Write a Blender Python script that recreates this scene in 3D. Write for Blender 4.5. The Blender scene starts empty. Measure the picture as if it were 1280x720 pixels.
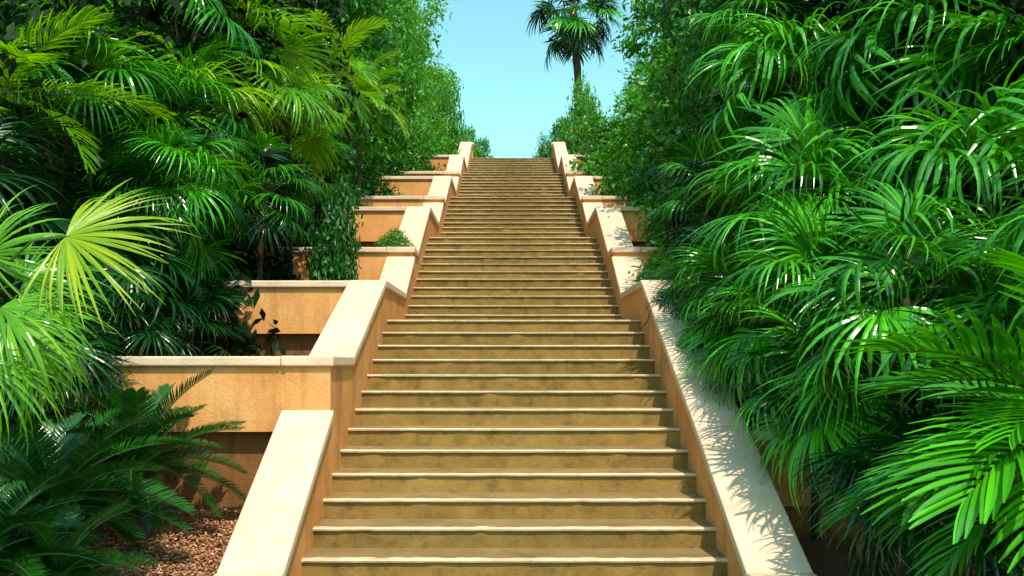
import bpy, math, random
import numpy as np
from mathutils import Vector, Matrix
random.seed(7); rng = np.random.default_rng(7)
S = bpy.context.scene
COL = S.collection
H0 = 1.7            # eye height: z = h + H0
R = math.radians

# ------------------------------------------------------------------ camera, light
cam_d = bpy.data.cameras.new('camera'); cam = bpy.data.objects.new('camera', cam_d); COL.objects.link(cam)
cam.location = (0, 0, H0); cam.rotation_euler = (R(90), 0, 0)
cam_d.sensor_width = 36; cam_d.lens = 30.74; cam_d.shift_y = 0.0734; cam_d.clip_end = 3000; cam_d.clip_start = .05
S.camera = cam
S.view_settings.view_transform = 'Standard'; S.view_settings.look = 'None'; S.view_settings.exposure = 0
to_sun = Vector((0.22, -0.62, 1.0)).normalized()
el = math.asin(to_sun.z)
W = bpy.data.worlds.new('World'); S.world = W; W.use_nodes = True
nt = W.node_tree; bg = nt.nodes['Background']
sky = nt.nodes.new('ShaderNodeTexSky'); sky.sky_type = 'NISHITA'; sky.sun_disc = False
sky.sun_elevation = el; sky.sun_rotation = math.pi - math.atan2(to_sun.x, -to_sun.y)
tint = nt.nodes.new('ShaderNodeMix'); tint.data_type = 'RGBA'; tint.blend_type = 'MULTIPLY'; tint.inputs[0].default_value = 1
tint.inputs[7].default_value = (1.70, 2.60, 1.90, 1)
nt.links.new(sky.outputs[0], tint.inputs[6]); nt.links.new(tint.outputs[2], bg.inputs[0]); bg.inputs[1].default_value = 0.135
sd = bpy.data.lights.new('sun', 'SUN'); sd.energy = 5.0; sd.angle = R(.5); sd.color = (1, .90, .74)
so = bpy.data.objects.new('sun', sd); COL.objects.link(so)
so.rotation_euler = (-to_sun).to_track_quat('-Z', 'Y').to_euler()

# ------------------------------------------------------------------ materials
def new_mat(name):
    m = bpy.data.materials.new(name); m.use_nodes = True
    return m, m.node_tree.nodes, m.node_tree.links, m.node_tree.nodes['Principled BSDF']
def ramp(N, stops):
    r = N.new('ShaderNodeValToRGB'); e = r.color_ramp.elements
    e[0].position, e[0].color = stops[0][0], (*stops[0][1], 1)
    e[1].position, e[1].color = stops[1][0], (*stops[1][1], 1)
    for p, c in stops[2:]:
        x = e.new(p); x.color = (*c, 1)
    return r
def masonry(name, c1, c2, stain, scale=2.0, stain_amt=.6, rough=.85, bump=.25, vert=True, rnd=.12, lo=.5):
    m, N, L, P = new_mat(name)
    tc = N.new('ShaderNodeNewGeometry')
    n1 = N.new('ShaderNodeTexNoise'); n1.inputs['Scale'].default_value = scale; n1.inputs['Detail'].default_value = 8; n1.inputs['Roughness'].default_value = .65
    L.new(tc.outputs['Position'], n1.inputs['Vector'])
    r1 = ramp(N, [(.32, c1), (.7, c2)]); L.new(n1.outputs[0], r1.inputs[0])
    mp = N.new('ShaderNodeMapping'); mp.inputs['Scale'].default_value = (5, 5, 1.1 if vert else 5)
    L.new(tc.outputs['Position'], mp.inputs[0])
    n2 = N.new('ShaderNodeTexNoise'); n2.inputs['Scale'].default_value = 1.0; n2.inputs['Detail'].default_value = 8; n2.inputs['Roughness'].default_value = .75
    L.new(mp.outputs[0], n2.inputs['Vector'])
    r2 = ramp(N, [(lo, (0, 0, 0)), (lo+.22, (stain_amt,)*3)]); L.new(n2.outputs[0], r2.inputs[0])
    mx = N.new('ShaderNodeMix'); mx.data_type = 'RGBA'; L.new(r2.outputs[0], mx.inputs[0]); L.new(r1.outputs[0], mx.inputs[6]); mx.inputs[7].default_value = (*stain, 1)
    oi = N.new('ShaderNodeObjectInfo'); mr = N.new('ShaderNodeMapRange'); mr.inputs[3].default_value = 1-rnd; mr.inputs[4].default_value = 1+rnd
    L.new(oi.outputs['Random'], mr.inputs[0])
    hv = N.new('ShaderNodeHueSaturation'); L.new(mr.outputs[0], hv.inputs['Value']); L.new(mx.outputs[2], hv.inputs['Color'])
    L.new(hv.outputs[0], P.inputs['Base Color']); P.inputs['Roughness'].default_value = rough; P.inputs['Specular IOR Level'].default_value = .2
    n3 = N.new('ShaderNodeTexNoise'); n3.inputs['Scale'].default_value = 45; n3.inputs['Detail'].default_value = 5
    L.new(tc.outputs['Position'], n3.inputs['Vector'])
    b = N.new('ShaderNodeBump'); b.inputs['Strength'].default_value = bump; b.inputs['Distance'].default_value = .02
    L.new(n3.outputs[0], b.inputs['Height']); L.new(b.outputs[0], P.inputs['Normal'])
    return m
M_wall = masonry('peach_stucco', (.66, .265, .08), (.80, .40, .155), (.36, .15, .05), 1.5, .6, lo=.47, bump=.3)
M_low = masonry('shaded_lower_stucco', (.20, .08, .025), (.30, .13, .05), (.05, .035, .012), 1.6, .7)  # wall stucco darkened: shade low on the terrace walls is painted in
M_cap = masonry('cream_coping', (.66, .46, .335), (.76, .565, .43), (.46, .30, .20), 2.2, .5, vert=False, rnd=.03, lo=.49, bump=.2)
M_riser = masonry('brown_riser', (.20, .112, .028), (.31, .182, .054), (.06, .036, .012), 4.5, .7, rnd=.16, lo=.50, vert=False)
M_tread = masonry('brown_tread', (.21, .125, .045), (.30, .19, .08), (.09, .06, .03), 3, .5, vert=False, rnd=.10)
M_nose = masonry('worn_pale_nosing', (.56, .40, .24), (.74, .57, .39), (.22, .14, .07), 4, .6, vert=False, rnd=.08, lo=.51)
M_soil = masonry('soil', (.08, .035, .02), (.17, .08, .045), (.02, .02, .008), 1.2, .7, vert=False, rnd=0, bump=.8)
M_bark = masonry('bark', (.03, .02, .012), (.09, .06, .033), (.015, .01, .006), 6, .6, bump=.9)
M_path = masonry('path_stone', (.40, .33, .22), (.52, .45, .32), (.25, .2, .13), 2, .4, vert=False, rnd=0)

def leaf(name, c1, c2, tr=.3, rough=.38, dead=0.0, tv=2.0, spec=.45):
    m, N, L, P = new_mat(name)
    g = N.new('ShaderNodeNewGeometry'); oi = N.new('ShaderNodeObjectInfo')
    ad = N.new('ShaderNodeMath'); ad.operation = 'MULTIPLY_ADD'; ad.inputs[1].default_value = .5; ml = N.new('ShaderNodeMath'); ml.operation = 'MULTIPLY'; ml.inputs[1].default_value = .5
    L.new(g.outputs['Random Per Island'], ad.inputs[0]); L.new(oi.outputs['Random'], ml.inputs[0]); L.new(ml.outputs[0], ad.inputs[2])
    stops = [(.08, c1), (.9, c2)]
    if dead: stops += [(1.0, (.42, .30, .05))]
    r = ramp(N, stops); L.new(ad.outputs[0], r.inputs[0])
    L.new(r.outputs[0], P.inputs['Base Color']); P.inputs['Roughness'].default_value = rough; P.inputs['Specular IOR Level'].default_value = spec
    t = N.new('ShaderNodeBsdfTranslucent')
    hs = N.new('ShaderNodeHueSaturation'); hs.inputs['Value'].default_value = tv; hs.inputs['Hue'].default_value = .485; hs.inputs['Saturation'].default_value = 1.1
    L.new(r.outputs[0], hs.inputs['Color']); L.new(hs.outputs[0], t.inputs[0])
    mx = N.new('ShaderNodeMixShader'); mx.inputs[0].default_value = tr
    L.new(P.outputs[0], mx.inputs[1]); L.new(t.outputs[0], mx.inputs[2]); L.new(mx.outputs[0], N['Material Output'].inputs[0])
    return m
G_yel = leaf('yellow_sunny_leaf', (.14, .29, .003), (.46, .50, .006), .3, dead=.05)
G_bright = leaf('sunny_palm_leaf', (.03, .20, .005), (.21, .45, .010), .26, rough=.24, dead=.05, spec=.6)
G_fan = leaf('green_palm_leaf', (.003, .08, .003), (.085, .46, .009), .16, rough=.27, spec=.6)
G_fan2 = leaf('deep_palm_leaf', (.0005, .014, .0015), (.006, .075, .004), .08, rough=.28, spec=.45)  # much darker copy of the palm green, deep shade painted into the fronds
G_pin = leaf('areca_leaf', (.035, .23, .004), (.27, .52, .008), .27, rough=.32, dead=.03)
G_cyc = leaf('cycad_leaf', (.004, .045, .006), (.025, .13, .012), .1, rough=.25, spec=.55)
G_tree = leaf('tree_leaf', (.004, .07, .003), (.075, .34, .008), .17, rough=.42)
G_dark = leaf('dark_tree_leaf', (.0006, .007, .0008), (.004, .03, .002), .06, rough=.6, spec=.2)  # near-black backing leaves; their colour stands in for shade in the hollows
G_far = leaf('far_leaf', (.025, .15, .010), (.11, .34, .02), .3, rough=.5)
m, N_, L_, P_ = new_mat('petiole'); P_.inputs['Base Color'].default_value = (.06, .12, .015, 1); P_.inputs['Roughness'].default_value = .45; G_pet = m

# ------------------------------------------------------------------ mesh helpers
class MB:
    def __init__(s): s.v = []; s.f = []; s.mi = []
    def add(s, vs, fs, mi=0):
        b = len(s.v); s.v += [tuple(v) for v in vs]; s.f += [tuple(i+b for i in f) for f in fs]
        s.mi += mi if isinstance(mi, list) else [mi]*len(fs)
    def box(s, x0, x1, y0, y1, z0, z1):
        s.add([(x0,y0,z0),(x1,y0,z0),(x1,y1,z0),(x0,y1,z0),(x0,y0,z1),(x1,y0,z1),(x1,y1,z1),(x0,y1,z1)],
              [(0,3,2,1),(4,5,6,7),(0,1,5,4),(1,2,6,5),(2,3,7,6),(3,0,4,7)])
    def prism(s, x0, x1, ya, yb, za0, za1, zb0, zb1):
        s.add([(x0,ya,za0),(x1,ya,za0),(x1,yb,zb0),(x0,yb,zb0),(x0,ya,za1),(x1,ya,za1),(x1,yb,zb1),(x0,yb,zb1)],
              [(0,3,2,1),(4,5,6,7),(0,1,5,4),(1,2,6,5),(2,3,7,6),(3,0,4,7)])
    def tube(s, pts, rad, n=7, mi=0):
        pts = [Vector(p) for p in pts]; vs = []; fs = []
        for i, p in enumerate(pts):
            t = (pts[min(i+1, len(pts)-1)] - pts[max(i-1, 0)]).normalized()
            a = t.orthogonal().normalized() if i == 0 else (a - t*a.dot(t)).normalized()
            b = t.cross(a)
            for k in range(n):
                q = 2*math.pi*k/n; vs.append(p + (a*math.cos(q)+b*math.sin(q))*rad[i])
        for i in range(len(pts)-1):
            for k in range(n): fs.append((i*n+k, i*n+(k+1)%n, (i+1)*n+(k+1)%n, (i+1)*n+k))
        fs.append(tuple(range(n))[::-1]); fs.append(tuple((len(pts)-1)*n+k for k in range(n)))
        s.add(vs, fs, mi)
    def mesh(s, name, mats, smooth=False):
        me = bpy.data.meshes.new(name); me.from_pydata(s.v, [], s.f)
        for m in mats: me.materials.append(m)
        me.polygons.foreach_set('material_index', s.mi)
        if smooth: me.polygons.foreach_set('use_smooth', [True]*len(s.f))
        me.update(); return me
def link(name, me, parent=None):
    o = bpy.data.objects.new(name, me); COL.objects.link(o)
    if parent: o.parent = parent
    return o
def empty(name, loc, label, cat, group=None, rz=0, sc=1):
    o = bpy.data.objects.new(name, None); COL.objects.link(o); o.location = loc; o.rotation_euler = (0, 0, rz)
    o.scale = sc if isinstance(sc, tuple) else (sc,)*3
    o['label'] = label; o['category'] = cat
    if group: o['group'] = group
    return o
def bevel(o, w=.012, seg=3):
    b = o.modifiers.new('bevel', 'BEVEL'); b.width = w; b.segments = seg; b.limit_method = 'ANGLE'
    return o

# ------------------------------------------------------------------ stairs
XC = .02; HW = 1.5; RI = .158; TR = .35
stair = empty('staircase', (XC, 5.8, 0), 'long straight stone staircase climbing between two low peach walls to the skyline', 'staircase')
def stair_child(name, mb, mat):
    o = link(name, mb.mesh(name, [mat]), stair); o.location = (-XC, -5.8, 0); return o
steps = []
n = -1
while n <= 11: steps.append((6.14+n*TR, -1.38+n*RI, TR)); n += 1
steps.append((10.34, .516, 12.1-10.34))
flights = [(12.1, .674), (17.5, 2.412), (22.9, 4.15), (28.3, 5.888)]
for fi, (d, h) in enumerate(flights):
    for k in range(11):
        last = k == 10
        nxt = flights[fi+1][0]-(d+k*TR) if (last and fi < 3) else (1.2 if last else TR)
        steps.append((d+k*TR, h+k*RI, nxt))
for (d, h, t) in steps:
    land = t > .5
    z = h+H0+random.uniform(-.003, .003); TH = .023
    mb = MB(); mb.box(XC-HW-.02, XC+HW+.02, d+.026, d+t+.026, z-RI-.006, z-TH)
    st = stair_child('landing' if land else 'step', mb, M_riser)
    mb = MB(); nx = 48; vs = []; fs = []; mi = []
    chips = [(random.uniform(-HW, HW), random.uniform(.02, .09), random.uniform(.003, .012)) for _ in range(6)]
    edge = random.uniform(.02, .045)
    for i in range(nx+1):
        x = XC-HW-.015 + (2*HW+.03)*i/nx
        u = i/nx
        wear = .008*math.exp(-((u-.5)/.25)**2) + random.uniform(0, .002)
        chip = sum(c*math.exp(-((x-a)/w)**2) for a, w, c in chips)
        y0 = d + random.uniform(-.0015, .0015) + chip
        for (yy, zz) in ((y0+.004, z-TH), (y0-.001, z-.009-chip*.3), (y0+.009, z-wear*.6-.001-chip*.4), (y0+.025+edge*random.uniform(.4, 1.3), z-wear*.3), (d+t+.025, z), (d+t+.025, z-TH)):
            vs.append((x, yy, zz))
    for i in range(nx):
        a = i*6; b = a+6
        for k in range(6): fs.append((a+k, b+k, b+(k+1) % 6, a+(k+1) % 6)); mi.append(1 if k in (0, 1, 2) else 0)
    mb.add(vs, fs, mi)
    link('tread', mb.mesh('tread', [M_tread, M_nose]), st)

# ------------------------------------------------------------------ stair walls and terrace walls
UP = [(10.12,.963),(12.0,.963),(13.1,1.60),
        (13.1,1.74),(13.6,1.74),(15.6,2.8),(17.4,2.8),(18.6,3.42),
        (18.6,3.56),(19.1,3.56),(21.0,4.5),(22.8,4.5),(24.0,5.12),
        (24.0,5.27),(24.5,5.27),(26.4,6.3),(28.2,6.3),(31.8,8.05),(32.5,8.05)]
TOPS_L = [(4.95,-1.33),(5.56,-1.33),(7.13,-.378),(7.13,.06),(8.05,.06)] + UP
TOPS_R = [(4.95,-1.33),(5.56,-1.33),(7.13,-.50),(8.4,.12)] + UP
def side_wall(s, label):
    TOPS = TOPS_L if s < 0 else TOPS_R
    root = empty('stair_wall', (XC+s*1.7, 4.95, 0), label, 'wall', 'walls flanking the staircase')
    off = Vector(root.location)
    xa, xb = XC+s*HW, XC+s*(HW+.37)
    x0, x1 = min(xa, xb), max(xa, xb)
    def part(name, mb, mat, bv=0):
        o = link(name, mb.mesh(name, [mat]), root); o.location = -off
        if bv: bevel(o, bv)
        return o
    T = .085
    wl = MB()
    for (a, b) in zip(TOPS[:-1], TOPS[1:]):
        if b[0]-a[0] < .01: continue
        wl.prism(x0, x1, a[0], b[0], a[1]+H0-1.9, a[1]+H0-T+.004, b[1]+H0-1.9, b[1]+H0-T+.004)
    part('wall', wl, M_wall)
    for i, (a, b) in enumerate(zip(TOPS[:-1], TOPS[1:])):
        ln = b[0]-a[0]
        if ln < .01: continue
        k = max(1, round(ln/1.7))
        front_free = i == 0 or TOPS[i][0]-TOPS[i-1][0] < .01
        for j in range(k):
            u0, u1 = j/k, (j+1)/k
            ya, yb = a[0]+ln*u0+.001, a[0]+ln*u1-.001
            if front_free and j == 0: ya -= .04
            za = a[1]+(b[1]-a[1])*(ya-a[0])/ln + H0; zb = a[1]+(b[1]-a[1])*(yb-a[0])/ln + H0
            q = MB(); e = random.uniform(-.002, .002)
            q.prism(x0-.03+e, x1+.03+e, ya, yb, za-T, za, zb-T, zb)
            part('coping', q, M_cap, .014)
    q = MB(); q.box(x0-.02, x1+.02, 32.502, 32.9, 7.0+H0, 8.12+H0); part('pier', q, M_wall)
    q = MB(); q.box(x0-.06, x1+.06, 32.46, 32.94, 8.122+H0, 8.20+H0); part('pier_cap', q, M_cap, .02)
    return root
side_wall(-1, 'low peach wall with pale sloping coping along the left edge of the stairs')
side_wall(1, 'low peach wall with pale coping along the right edge of the stairs, half buried in palm fronds')
TW = [(7.13, .06, 'nearest'), (10.16, .963, 'second nearest'), (13.1, 1.74, 'third nearest'), (15.64, 2.8, 'fourth nearest'),
      (18.6, 3.56, 'fifth nearest'), (21.04, 4.5, 'sixth nearest'), (24.0, 5.27, 'seventh nearest'), (26.44, 6.3, 'farthest')]
for s, nm in ((-1, 'left'), (1, 'right')):
    for (d, h, w) in TW:
        if s > 0 and d < 8: h = -.55
        root = empty('terrace_wall', (XC+s*4.4, d, 0), f'{w} peach retaining wall with pale coping running off the {nm} stair wall', 'wall', 'terrace walls beside the stairs')
        off = Vector(root.location)
        xa, xb = XC+s*(HW+.372), XC+s*7.5
        x0, x1 = min(xa, xb), max(xa, xb)
        cut = h+H0-.62
        q = MB(); q.box(x0, x1, d+.01, d+.30, cut, h+H0-.08)
        o = link('wall', q.mesh('wall', [M_wall]), root); o.location = -off
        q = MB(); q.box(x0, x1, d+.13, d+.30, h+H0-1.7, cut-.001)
        o = link('footing', q.mesh('footing', [M_low]), root); o.location = -off  # lower wall set back and coloured dark in place of shade
        xs = XC+s*(HW+.402)
        for j in range(3):
            a = xs+s*1.86*j; b = a+s*1.857
            q = MB(); q.box(min(a, b), max(a, b), d-.035, d+.34, h+H0-.085, h+H0-.004+random.uniform(-.002, .002))
            o = link('coping', q.mesh('coping', [M_cap]), root); o.location = -off; bevel(o, .016)

# ------------------------------------------------------------------ ground sheet
BED = [(-300,-1.7,-1.7),(4.6,-1.6,-1.2),(7.3,-.32,-.2),(10.3,.5,.6),(13.3,1.35,1.45),(15.8,2.35,2.5),(18.8,3.1,3.2),(21.2,4.05,4.2),(24.2,4.85,4.95),(26.6,5.9,6.2),(29,6.8,7.3),(31.9,7.40,7.40)]
rows = []
for i, (d, ha, hb) in enumerate(BED):
    nd = BED[i+1][0] if i+1 < len(BED) else 900
    rows.append((d+.01, ha)); 
    m_ = 4 if nd-d < 10 else 1
    for k in range(1, m_+1): rows.append((d+(nd-d)*k/m_-.01, ha+(hb-ha)*k/m_))
xs = [-700,-100,-30,-12,-8,-6,-5,-4.2,-3.6,-3,-2.5,-2.1,-1.8,-1.7, 1.74,1.84,2.1,2.5,3,3.6,4.2,5,6,8,12,30,100,700]
def stair_h(d):
    if d < 5.8: return -1.7
    v = -1.7
    for (a, h, t) in steps:
        if a <= d: v = h
    return v
vs = []; fs = []
for (d, h) in rows:
    for x in xs:
        inner = -1.75 < x < 1.8
        z = h + (0 if abs(x) > 12 or d < 4.6 or d > 31.9 else random.uniform(-.03, .03))
        if x > 1.8 and 7.2 < d < 10.2: z -= .42
        if inner and 4.5 < d < 31.9: z = min(z, stair_h(d)-.75) if d > 5.5 else -1.7
        vs.append((x, d, z+H0))
nx = len(xs)
for i in range(len(rows)-1):
    for j in range(nx-1): fs.append((i*nx+j, i*nx+j+1, (i+1)*nx+j+1, (i+1)*nx+j))
q = MB(); q.add(vs, fs); g = link('ground', q.mesh('ground', [M_soil])); g['kind'] = 'structure'
q = MB(); q.box(XC-HW-.4, XC+HW+.4, 33.1, 35.2, 7.2+H0, 7.46+H0); q.box(XC-.6, XC+.6, 35.2, 300, 7.2+H0, 7.46+H0); p = link('path', q.mesh('path', [M_path])); p['kind'] = 'structure'

# mulch chips in the nearest left bed
m, N_, L_, P_ = new_mat('mulch_chip'); gg = N_.new('ShaderNodeNewGeometry'); rr = ramp(N_, [(0, (.24, .08, .03)), (.6, (.52, .23, .11)), (1, (.78, .48, .30))]); L_.new(gg.outputs['Random Per Island'], rr.inputs[0]); L_.new(rr.outputs[0], P_.inputs['Base Color']); P_.inputs['Roughness'].default_value = .9
q = MB()
for i in range(30000):
    x = random.uniform(-4.2, -1.95); y = random.uniform(4.7, 7.1); z = -1.585+.4*(y-4.6)/2.7+H0+random.uniform(0, .04)
    a = random.uniform(0, 6.28); l = random.uniform(.007, .020); w = l*random.uniform(.35, .8); t = random.uniform(-.4, .4)
    c, s_ = math.cos(a), math.sin(a)
    q.add([(x+c*l, y+s_*l, z+l*t), (x-s_*w, y+c*w, z+.006), (x-c*l, y-s_*l, z-l*t), (x+s_*w, y-c*w, z+.004)], [(0,1,2,3)])
mo = link('mulch', q.mesh('mulch', [m])); mo['kind'] = 'stuff'; mo['label'] = 'reddish brown bark mulch under the cycads at lower left'; mo['category'] = 'mulch'

# ------------------------------------------------------------------ fronds
def fan_mesh(seed, mat, n=30, spread=2.1, L=.75, w=.024, droop=1.0, Lp=.6, cone=.15):
    rd = random.Random(seed); q = MB(); sp = 2*spread/(n-1)
    for i in range(n):
        a = -spread+sp*i+rd.uniform(-.3, .3)*sp
        Li = L*(.72+.28*math.cos(a*.7))*rd.uniform(.85, 1.1)
        dr = droop*rd.uniform(.6, 1.4); K = 8; r = .01; z = 0
        tw = rd.uniform(-.3, .3); vs = []
        for k in range(K+1):
            s = k/K
            th = -cone + dr*s**1.4
            if k: r += math.cos(th)*Li/K; z -= math.sin(th)*Li/K
            hw = min(max(r, .01)*sp*.55, w)
            if s > .35: hw = min(hw, w)*(1-((s-.35)/.65)**1.7)
            hw = max(hw, .0008)
            ca, sa = math.cos(a+tw*s*.3), math.sin(a+tw*s*.3)
            c = Vector((sa*r, ca*r, z)); side = Vector((ca, -sa, tw*s*2))
            vs += [c-side*hw+Vector((0,0,-.45*hw)), c, c+side*hw+Vector((0,0,-.45*hw))]
        fs = []
        for k in range(K):
            b = k*3; fs += [(b, b+1, b+4, b+3), (b+1, b+2, b+5, b+4)]
        q.add(vs, fs, 0)
    q.tube([(0, .04, .0), (0, -.02, 0), (0, -.45*Lp, -.08*Lp), (0, -.9*Lp, -.42*Lp)], [.005, .007, .008, .012], 5, 1)
    return q.mesh('fan_frond', [mat, G_pet])
def pin_mesh(seed, mat, L=1.5, n=34, Ll=.42, w=.016, droop=1.1, ang=(70, 25), up=.25, ldroop=.7, lift=.0, bare=.14):
    rd = random.Random(seed); q = MB(); K = 24; pts = [Vector((0,0,0))]; tans = []
    for k in range(K+1):
        s = k/K; th = lift - droop*s**1.2
        t = Vector((0, math.cos(th), math.sin(th))); tans.append(t)
        if k: pts.append(pts[-1]+t*L/K)
    q.tube(pts[::3], [.013*(1-i/8.6)+.0015 for i in range(len(pts[::3]))], 5, 1)
    for i in range(n):
        s = bare+(1-bare)*(i+.3)/n
        f = s*K; k = min(int(f), K-1); p = pts[k].lerp(pts[k+1], f-k); t = tans[k]
        nrm = Vector((1,0,0)).cross(t)
        for sd_ in (-1, 1):
            u = (s-bare)/(1-bare)
            ph = R(ang[0]+(ang[1]-ang[0])*u**1.3)+rd.uniform(-.1, .1)
            ln = Ll*(.35+.65*math.sin(math.pi*min(1, .18+u*.78)))*rd.uniform(.9, 1.08)
            d0 = t*math.cos(ph)+Vector((sd_,0,0))*math.sin(ph)+nrm*up; d0.normalize()
            J = 5; c = p.copy(); vs = []; dr = ldroop*rd.uniform(.6, 1.4)
            for j in range(J+1):
                v = j/J
                d = (d0+Vector((0,0,-1))*dr*v**1.5).normalized()
                if j: c = c+d*ln/J
                hw = w*(math.sin(math.pi*min(.97, .12+v*.86))**.7)
                side = d.cross(nrm).normalized()
                vs += [c-side*hw+nrm*hw*.35, c.copy(), c+side*hw+nrm*hw*.35]
            fs = []
            for j in range(J):
                b = j*3; fs += [(b, b+1, b+4, b+3), (b+1, b+2, b+5, b+4)]
            q.add(vs, fs, 0)
    return q.mesh('feather_frond', [mat, G_pet])
FAN = [fan_mesh(i, G_fan, n=32, L=.80, w=.0145, droop=[.9, 1.3, 1.7, 1.2][i], spread=[2.0, 1.7, 1.9, 1.5][i]) for i in range(4)]
FANX = [fan_mesh(5+i, G_fan, n=[24, 26, 22][i], L=1.0, w=.022, droop=[1.6, 2.1, 2.5][i], spread=[1.8, 1.9, 1.6][i], cone=.3) for i in range(3)]
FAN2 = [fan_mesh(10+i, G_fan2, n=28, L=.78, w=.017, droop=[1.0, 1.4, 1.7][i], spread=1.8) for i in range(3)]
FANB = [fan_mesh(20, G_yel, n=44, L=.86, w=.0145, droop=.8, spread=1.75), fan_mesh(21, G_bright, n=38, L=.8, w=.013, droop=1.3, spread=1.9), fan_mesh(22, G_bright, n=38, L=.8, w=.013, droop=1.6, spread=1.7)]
FANL = [fan_mesh(25+i, G_pin, n=30, L=.85, w=.0155, droop=[1.0, 1.5][i], spread=1.8) for i in range(2)]
PIN = [pin_mesh(30+i, G_pin, n=40, Ll=.46, w=.013, droop=[1.0, 1.4, .8][i]) for i in range(3)]
PINR = [pin_mesh(40+i, G_fan, L=1.3, n=24, Ll=.52, w=.018, droop=[.9, 1.2][i], ang=(60, 20), ldroop=.6) for i in range(2)]
CYC = [pin_mesh(50+i, G_cyc, L=1.0, n=46, Ll=.19, w=.009, droop=[.7, 1.05, .85][i], ang=(70, 35), up=.4, ldroop=.1, bare=.08) for i in range(3)]

def frond(parent, me, hub, axis, normal, sc, name='frond'):
    y = Vector(axis).normalized(); z = Vector(normal); z = (z-y*z.dot(y)).normalized(); x = y.cross(z)
    M = Matrix((x, y, z)).transposed().to_4x4(); M.translation = hub
    o = link(name, me, parent); o.matrix_basis = M @ Matrix.Scale(sc, 4)
    return o
def trunk_part(parent, top, r0, r1, base=(0,0,-.3), mat=None, name='trunk'):
    q = MB(); b = Vector(base)-Vector((0,0,.5 if parent.location.x > 1.8 and 7 < parent.location.y < 10.2 else 0)); t = Vector(top); K = 24; pts = []; rad = []
    bend = Vector((random.uniform(-.1, .1), random.uniform(-.1, .1), 0))*t.z*.5
    for k in range(K+1):
        s = k/K; pts.append(b.lerp(t, s)+bend*math.sin(math.pi*s)); rad.append((r0+(r1-r0)*s)*(1+(.12 if k % 2 else 0)))
    q.tube(pts, rad, 9); return link(name, q.mesh(name, [mat or M_bark], True), parent)
def palm(name, label, cat, X, d, hb, hub_h, meshes, n, sc=1., els=(-20, 70), az=(0, 360), kind='fan', Lp=.6, group=None, r=.05, seed=0, drop=.25, jit=8):
    rd = random.Random(seed)
    root = empty(name, (X, d, hb+H0), label, cat, group)
    top = Vector((rd.uniform(-.08, .08), rd.uniform(-.08, .08), hub_h-hb))
    trunk_part(root, top, r*1.3, r)
    for i in range(n):
        a = R(az[0]+(az[1]-az[0])*((i*.618034) % 1)+rd.uniform(-jit, jit))
        u = (i+.5)/n; e = R(els[1]+(els[0]-els[1])*u+rd.uniform(-jit, jit))
        s = sc*rd.uniform(.82, 1.12)
        hd = Vector((math.sin(a), math.cos(a), 0))
        ax = hd*math.cos(e)+Vector((0,0,math.sin(e)))
        if kind == 'fan':
            ep = e+R(25); dp = hd*math.cos(ep)+Vector((0,0,math.sin(ep)))
            nr = Vector((0,0,1))*math.cos(e)-hd*math.sin(e)+Vector((rd.uniform(-.35,.35), rd.uniform(-.35,.35), 0))
            frond(root, rd.choice(meshes), top+dp*Lp*.98*s+Vector((0,0,rd.uniform(-drop,.12))), ax, nr, s)
        else:
            nr = Vector((0,0,1))*math.cos(e)-hd*math.sin(e)+Vector((rd.uniform(-.25,.25), rd.uniform(-.25,.25), 0))
            frond(root, rd.choice(meshes), top+Vector((0,0,rd.uniform(-.1,.05))), ax, nr, s)
    return root

def P(px, py, d): return Vector(((px-640)/1093*d, d, (454-py)/1093*d+H0))
# sunlit fan palm at left edge
hero = empty('fan_palm', (-3.25, 4.7, -1.4+H0), 'sunlit fan palm with one wide yellow fan at the left edge above the cycads', 'palm')
trunk_part(hero, (0, 0, 1.3), .06, .05)
hb_ = Vector(hero.location)
for (px, py, d, ax, nr, sc, k) in [
    (82, 296, 4.5, (.9, -.1, -.05), (.1, -.75, .6), .74, 0),
    (0, 385, 4.4, (.8, -.35, -.1), (.2, -.5, .85), .78, 1),
    (-15, 320, 4.8, (.5, -.2, .5), (.2, -.8, .5), .62, 1),
    (-30, 450, 4.3, (.8, -.3, -.45), (.5, -.5, .7), .74, 2),
    (10, 400, 4.9, (.7, .1, .1), (.2, -.6, .7), .76, 2),
    (30, 350, 5.1, (.6, .2, .2), (.1, -.7, .6), .72, 1),
    (30, 430, 4.9, (.6, .1, -.6), (.5, -.6, .5), .66, 2)]:
    frond(hero, FANB[k], P(px, py, d)-hb_, ax, nr, sc)
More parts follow.
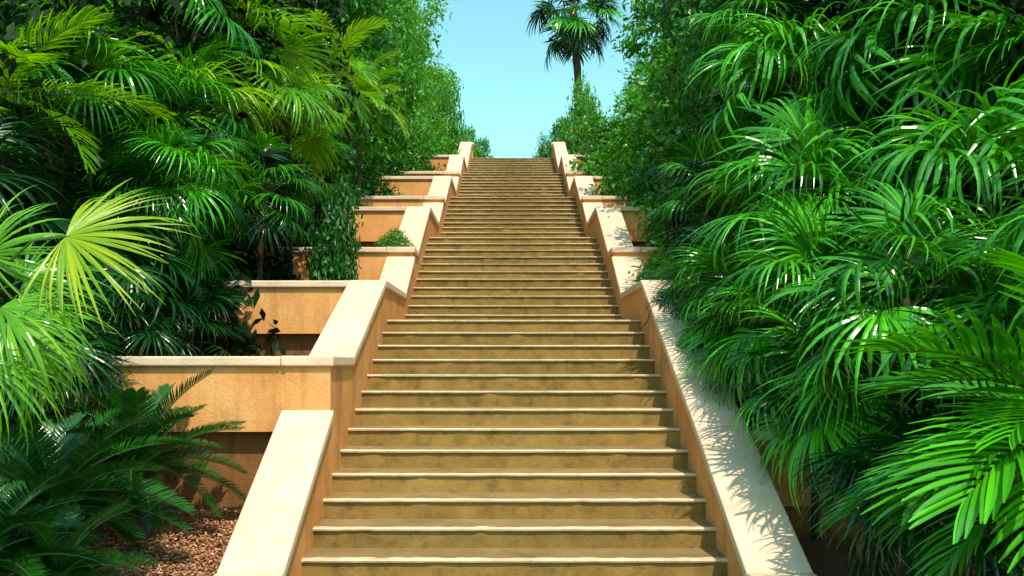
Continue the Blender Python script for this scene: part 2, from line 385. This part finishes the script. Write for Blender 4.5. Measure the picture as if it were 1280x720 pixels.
# left palms
LP = [
 ('feather_palm','tall feathery palm at the upper left corner arching over the beds',-4.6,7.6,-.3,2.2,PIN,18,.95,'pin',(-10,80)),
 ('fan_palm','bright fan palm near the top of the left side, beside the frame edge',-4.3,8.6,-.3,2.8,FANL+FAN,24,.95,'fan',(-55,70)),
 ('fan_palm','glossy fan palm above the second terrace wall on the left',-3.7,9.9,-.2,2.8,FANL+FAN,26,.95,'fan',(-60,70)),
 ('fan_palm','yellow tinged fan palm above the third terrace wall on the left',-3.2,12.6,.6,3.9,FANL,24,.82,'fan',(-60,65)),
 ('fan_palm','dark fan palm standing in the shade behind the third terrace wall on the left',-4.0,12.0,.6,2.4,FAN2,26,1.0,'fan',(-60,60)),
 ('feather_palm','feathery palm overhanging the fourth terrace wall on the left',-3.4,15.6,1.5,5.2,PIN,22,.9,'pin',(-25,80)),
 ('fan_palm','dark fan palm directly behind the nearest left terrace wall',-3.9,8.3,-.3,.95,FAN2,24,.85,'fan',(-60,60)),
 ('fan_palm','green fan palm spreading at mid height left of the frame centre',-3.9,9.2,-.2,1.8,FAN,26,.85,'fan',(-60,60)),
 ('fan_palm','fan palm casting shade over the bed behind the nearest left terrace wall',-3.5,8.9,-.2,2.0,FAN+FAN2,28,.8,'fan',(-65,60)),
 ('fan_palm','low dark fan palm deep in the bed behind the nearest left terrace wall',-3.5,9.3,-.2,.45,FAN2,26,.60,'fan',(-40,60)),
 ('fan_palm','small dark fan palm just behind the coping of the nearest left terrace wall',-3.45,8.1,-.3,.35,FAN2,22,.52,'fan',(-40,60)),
 ('fan_palm','small shaded fan palm nearest the stairs above the second left terrace wall',-3.15,10.9,.5,2.2,FAN2+FAN,26,.72,'fan',(-60,60)),
 ('fan_palm','yellow green fan palm left of the stairs, high above the third terrace wall',-3.5,11.2,.5,4.0,FANL,22,.95,'fan',(-60,60)),
 ('feather_palm','feathery palm leaning out above the fifth terrace wall on the left',-3.3,18.3,2.5,5.5,PIN,20,.85,'pin',(-15,80)),
 ('fan_palm','small fan palm right behind the third terrace wall on the left',-3.4,14.0,1.4,3.3,FANL+FAN,22,.72,'fan',(-50,65)),
 ('fan_palm','tall fan palm at the very top of the picture on the left',-4.0,10.2,-.2,4.3,FANL+FAN,22,1.0,'fan',(-60,60)),
 ('fan_palm','shaded fan palm at the left frame edge behind the yellow green one',-4.2,6.6,-1.2,1.3,FAN2,22,.9,'fan',(-60,60)),
 ('fan_palm','dark fan palm covering the left end of the nearest terrace wall',-3.45,6.75,-1.2,.12,FAN2,24,.62,'fan',(-50,60)),
]
for i, (nm, lb, X, d, hb, hh, ms, n, sc, kd, els) in enumerate(LP):
    palm(nm, lb, 'palm', X, d, hb, hh, ms, n, sc, els, kind=kd, seed=i+11, r=.028, drop=.5, jit=12)
# cycads
for (X, d, hb, hh, n, sc, lb) in [(-3.05,5.8,-1.35,-.92,40,.82,'large dark green cycad at lower left in the middle of the mulch bed'),
                              (-2.75,6.5,-1.25,-.72,38,.78,'cycad with arching fronds right in front of the nearest left terrace wall'),
                              (-3.7,6.6,-1.25,-.45,34,.80,'cycad against the nearest left terrace wall beside the frame edge'),
                              (-2.62,5.15,-1.5,-1.28,34,.55,'smallest cycad at the bottom of the picture beside the sloping wall'),
                              (-3.0,5.0,-1.5,-1.12,34,.72,'cycad in the bottom left corner of the view')]:
    palm('cycad', lb, 'cycad', X, d, hb, hh, CYC, n, sc, (-12, 75), kind='pin', r=.10, group='cycads in the mulch bed', seed=int(d*10), jit=10)
# right palms
RP = [
 (2.75,6.3,-1.2,-.25,24,.85,FAN,'fan palm hanging over the nearest right coping with fronds low to the ground'),
 (2.4,7.3,-.3,.40,28,.9,FAN,'glossy fan palm spilling over the right stair wall at mid height'),
 (3.5,6.4,-1.2,1.15,24,.95,FANX,'large fan palm at the right edge, below the topmost fans'),
 (2.65,8.2,-.3,1.5,26,.92,FAN+FANX,'bright fan palm right of the stairs at eye height with drooping fingers'),
 (4.0,8.0,-.3,2.9,26,1.05,FANX,'tall fan palm in the upper right corner'),
 (3.1,9.5,-.2,2.9,26,1.0,FAN+FANX,'tall sunlit fan palm above the middle of the right foliage'),
 (3.3,11.2,.6,4.2,24,1.0,FAN+FAN2,'fan palm touching the top of the picture right of the stairs'),
 (3.5,5.1,-1.5,.3,24,.85,FANX,'fan palm cut by the right edge of the picture at mid height'),
 (3.25,4.3,-1.65,.75,20,.72,FANX,'nearest fan palm, leaning in from the right frame edge and shading the lowest coping'),
 (2.6,5.7,-1.4,.42,26,.72,FANX+FAN,'fan palm with long hanging fingers just above the nearest right coping'),
 (4.3,7.0,-1.2,2.2,26,1.0,FANX+FAN,'fan palm at the right edge just under the upper right corner'),
 (2.5,10.0,-.1,1.35,24,.9,FAN2,'shaded fan palm nearest the right stair wall beyond the bright ones'),
 (2.6,5.5,-1.5,-.75,30,.70,FAN2,'low dark fan palm at the foot of the right stair wall'),
 (2.65,4.7,-1.6,-1.0,24,.6,FAN2,'lowest fan palm at the bottom of the picture right of the nearest coping'),
 (2.2,8.6,-.2,.55,28,.72,FAN,'small fan palm leaning over the right coping below the landing'),
 (2.25,9.5,-.2,.9,26,.68,FAN+FAN2,'small fan palm touching the right coping beside the landing edge'),
 (2.2,7.75,-.3,.25,26,.62,FAN+FAN2,'small fan palm spilling over the middle of the long right coping'),
 (2.4,11.0,.6,2.1,22,.75,FAN2+FAN,'small fan palm beside the right wall above the landing'),
 (2.3,6.6,-1.2,-.2,28,.68,FAN+FAN2,'compact fan palm hiding the nearest right terrace wall'),
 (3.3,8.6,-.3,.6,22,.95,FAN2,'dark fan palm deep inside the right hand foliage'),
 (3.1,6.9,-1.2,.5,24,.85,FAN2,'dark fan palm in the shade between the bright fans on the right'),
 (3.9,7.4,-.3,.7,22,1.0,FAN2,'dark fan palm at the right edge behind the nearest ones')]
for i, (X, d, hb, hh, n, sc, ms, lb) in enumerate(RP):
    palm('fan_palm', lb, 'palm', X, d, hb, hh, ms, n, sc, (-55, 65), kind='fan', seed=i+51, r=.024, group='fan palms right of the stairs', jit=13, drop=.35)
palm('feather_palm', 'feathery palm with long arching leaflets in the bottom right corner', 'palm', 2.75, 3.9, -1.7, -.35, PINR, 14, .95, (-10, 60), az=(215, 330), kind='pin', seed=5, r=.04)

# ------------------------------------------------------------------ leafy crowns
def cloud(seed, blobs, n, leafl, mat, csig=.22, per=28):
    g = np.random.default_rng(seed); blobs = np.array(blobs, float)
    vol = (blobs[:, 3]*blobs[:, 4]*blobs[:, 5])**(2/3); pr = vol/vol.sum()
    nc = n//per; bi = g.choice(len(blobs), nc, p=pr)
    u = g.normal(size=(nc, 3)); u /= np.linalg.norm(u, axis=1)[:, None]
    rr_ = (.55+.5*g.random(nc)**.6)[:, None]
    c = blobs[bi, :3]+u*rr_*blobs[bi, 3:6]
    c = np.repeat(c, per, 0); uu = np.repeat(u, per, 0); N = len(c)
    c = c+g.normal(size=(N, 3))*csig*np.array([1, 1, .6])
    ax = g.normal(size=(N, 3))+uu*.8+np.array([0, 0, -.35]); ax /= np.linalg.norm(ax, axis=1)[:, None]
    nr = g.normal(size=(N, 3))*.6+uu*.5+np.array([0, 0, .7]); sd = np.cross(ax, nr); sd /= np.linalg.norm(sd, axis=1)[:, None]+1e-6
    l = (leafl*(.7+.6*g.random(N)))[:, None]; w = l*.22
    v = np.stack([c-ax*l*.5, c-ax*l*.05+sd*w, c+ax*l*.5+np.array([0, 0, -1])*l*.1, c-ax*l*.05-sd*w], 1).reshape(-1, 3)
    f = np.arange(N*4).reshape(-1, 4)
    me = bpy.data.meshes.new('crown'); me.from_pydata(v.tolist(), [], f.tolist()); me.materials.append(mat); me.update(); return me
def tree_blobs(seed):
    g = random.Random(seed); b = []
    for i in range(13):
        a = i*2.4+g.uniform(-.3, .3); z = 1.2+5.2*i/12; rad = 1.5*math.sin(math.pi*min(.92, .28+.62*i/12))
        b.append((math.cos(a)*rad, math.sin(a)*rad, z, g.uniform(.8, 1.15), g.uniform(.8, 1.15), g.uniform(.55, .85)))
    b.append((0, 0, 3.8, 1.3, 1.3, 2.4)); return b
TB = [tree_blobs(i) for i in range(3)]
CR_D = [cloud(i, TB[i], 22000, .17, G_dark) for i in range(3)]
CR_T = [cloud(i+5, TB[i], 24000, .16, G_tree, .16) for i in range(3)]
CR_F = [cloud(i+9, TB[i], 24000, .14, G_far, .16) for i in range(2)]
def limb_mesh(b):
    q = MB(); q.tube([(0,0,-.3),(.05,0,1),(0,.06,2.6),(.03,0,4),(0,0,5.8)], [.17,.14,.11,.07,.02], 8)
    for (x, y, z, *_r) in b[::2]:
        z0 = max(.5, z*.65); q.tube([(0,0,z0),(x*.5,y*.5,z0+(z-z0)*.6),(x,y,z)], [.06,.04,.012], 5)
    return q.mesh('trunk', [M_bark], True)
TK = [limb_mesh(b) for b in TB]
def tree(label, X, d, hb, crowns, sc, group='broadleaf trees lining the stairs', name='broadleaf_tree'):
    k = random.randrange(len(crowns))
    root = empty(name, (X, d, hb+H0), label, 'tree', group, random.uniform(0, 6.28), sc)
    link('trunk', TK[k], root); link('crown', crowns[k], root)
T_ = [
 (-5.9,8.8,-.3,CR_D,(1,1,1),'dark dense tree behind the feathery palms at the far upper left'),
 (-5.2,11.6,.5,CR_D,(1,1,1.05),'dark dense tree behind the second terrace wall on the left'),
 (-5.1,14.6,1.4,CR_D,(.95,.95,1.1),'dark tree behind the third terrace wall on the left'),
 (-5.2,18,2.4,CR_T,(1.1,1.1,1.15),'mid green tree rising left of the stairs above the fourth terrace wall'),
 (-5.0,21.5,3.2,CR_T,(1.05,1.05,1.2),'mid green tree on the left whose crown meets the top of the picture'),
 (-4.7,25.5,4.9,CR_F,(1.05,1.05,1.2),'leafy tree on the left bordering the sky, nearer one'),
 (-4.4,30,6.5,CR_F,(1.0,1.0,1.2),'leafy tree on the left bordering the sky, farther one'),
 (-4.7,36,7.4,CR_F,(1.05,1.05,.9),'light green tree beyond the top of the stairs on the left'),
 (5.6,7.6,-.3,CR_D,(1,1,1),'dark dense tree behind the fan palms at the far right'),
 (5.3,10.5,.5,CR_D,(1.05,1.05,1),'dark dense tree behind the tall fan palms on the right'),
 (4.4,13.5,1.4,CR_T,(.95,.95,1.05),'tree right of the stairs just beyond the fan palms'),
 (4.5,17,2.4,CR_T,(1,1,1.05),'mid green tree right of the stairs, second beyond the fan palms'),
 (5.0,21,3.2,CR_T,(1,1,1.05),'mid green tree on the right reaching the top of the picture'),
 (5.5,25,4.9,CR_T,(1,1,.8),'leafy tree on the right under the tall palm'),
 (5.9,30,6.5,CR_F,(1,1,.65),'leafy tree on the right bordering the sky below the tall palm'),
 (6.3,37,7.4,CR_F,(1.05,1.05,.6),'light green tree beyond the top of the stairs on the right')]
for (X, d, hb, c, sc, lb) in T_: tree(lb, X, d, hb, c, sc)
# shrubs
SB = [[(0,0,.45,.5,.5,.4),(.3,.1,.3,.35,.35,.3),(-.28,-.1,.35,.35,.35,.3),(0,.2,.75,.3,.3,.25)], [(0,0,.4,.45,.5,.38),(.1,-.3,.35,.35,.3,.3),(-.2,.2,.6,.3,.35,.3)]]
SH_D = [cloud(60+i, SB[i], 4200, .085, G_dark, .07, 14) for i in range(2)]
SH_T = [cloud(70+i, SB[i], 4200, .075, G_tree, .07, 14) for i in range(2)]
SH_F = [cloud(80+i, SB[i], 4200, .08, G_far, .07, 14) for i in range(2)]
q = MB()
for i in range(6):
    a = i*1.05; q.tube([(0,0,-.1),(math.cos(a)*.1,math.sin(a)*.1,.25),(math.cos(a)*.25,math.sin(a)*.25,.6)], [.016,.012,.004], 5)
SM = q.mesh('stem', [M_bark], True)
def shrub(label, X, d, hb, ms, sc, group):
    root = empty('shrub', (X, d, hb+H0), label, 'shrub', group, random.uniform(0, 6.28), sc)
    link('stem', SM, root); link('crown', random.choice(ms), root)
SH_U = [cloud(90, SB[0], 5200, .08, leaf('upright_shrub_leaf', (.003, .035, .004), (.02, .15, .008), .15, rough=.4), .07, 14)]
shrub('upright dark shrub standing beside the left stair wall in front of the third terrace wall', -2.4, 11.7, .55, SH_U, (.66,.66,1.85), 'left bed shrubs')
g1 = 'shrubs in the shade of the left terraces'
for X, d, hb, sc, w in [(-4.3,8.4,-.3,1.1,'dark shrub behind the nearest left terrace wall, left one'),
                     (-3.4,11.6,.5,1.1,'dark shrub behind the second left terrace wall'),(-4.1,11.2,.5,1.5,'larger dark shrub behind the second left terrace wall, left one'),
                     (-4.3,9.9,-.3,2.2,'tall dark shrub filling the shade in front of the second left terrace wall'),
                     (-3.8,14.2,1.4,1.6,'dark shrub behind the third left terrace wall'),(-3.75,16.8,2.4,1.6,'shrub behind the fourth left terrace wall'),
                     (-3.5,19.8,3.1,1.5,'shrub behind the fifth left terrace wall'),(-3.6,22.6,4.1,1.6,'shrub behind the sixth left terrace wall'),(-3.1,25.2,4.9,1.7,'shrub behind the seventh left terrace wall'),(-2.9,28,6,1.8,'shrub near the top of the left stair wall')]:
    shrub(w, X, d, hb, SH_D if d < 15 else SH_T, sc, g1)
for X, d, hb, sc, w in [(2.75,11.9,.6,1.5,'shrub hugging the right stair wall beyond the fan palms'),(2.85,13.6,1.4,1.5,'shrub at the right wall behind the third terrace'),(2.85,16.4,2.4,1.6,'shrub at the right wall behind the fourth terrace'),
                     (2.95,19.4,3.1,1.7,'shrub at the right wall behind the fifth terrace'),(3.0,22,4.1,1.9,'shrub at the right wall behind the sixth terrace'),(3.05,25,4.9,2.0,'shrub at the right wall behind the seventh terrace'),(3.1,28,6,2.0,'shrub near the top of the right stair wall'),
                     (3.4,12.6,.6,2.2,'tall bushy shrub beyond the fan palms on the right')]:
    shrub(w, X, d, hb, SH_T, sc, 'shrubs along the right stair wall')
for i, (x, d, sc) in enumerate([(2.75,33.9,(1.4,1.4,3.6)),(2.1,35.6,(1.2,1.2,2.7)),(1.5,36.8,(.95,.95,2.25)),(1.05,38.2,(.85,.85,1.9))]):
    for s, w in ((-1, 'left'), (1, 'right')):
        shrub(f'{["tallest","second tallest","third tallest","smallest"][i]} green shrub at the top end of the stairs, {w} side of the path', s*x+.03, d, 7.35, SH_F, tuple(v*random.uniform(.92,1.08) for v in sc), 'shrubs on the skyline')
shrub('small green plant spilling over the left coping halfway up the stairs', -1.8, 13.4, 1.65, SH_T, .42, 'plants touching the coping')
shrub('small green plant spilling over the right coping above the fan palms', 2.1, 12.3, .9, SH_T, .6, 'plants touching the coping')
shrub('small leafy plant at the right wall beside the landing', 2.15, 10.6, .6, SH_T, .75, 'plants touching the coping')

# ------------------------------------------------------------------ tall palm on the skyline
FP = [fan_mesh(90+i, G_fan2, n=22, L=1.0, w=.035, droop=[.7, 1.3][i], spread=1.7, Lp=1.0) for i in range(2)] + [fan_mesh(93+i, G_fan, n=22, L=1.0, w=.035, droop=1.0, spread=1.6, Lp=1.0) for i in range(2)]
palm('tall_palm', 'tall slender fan palm standing against the sky at the top right of the stairs', 'palm', 2.85, 40, 7.4, 16.1, FP, 48, 1.35, (-75, 75), kind='fan', Lp=1.0, r=.15, seed=3, jit=20, drop=.6)
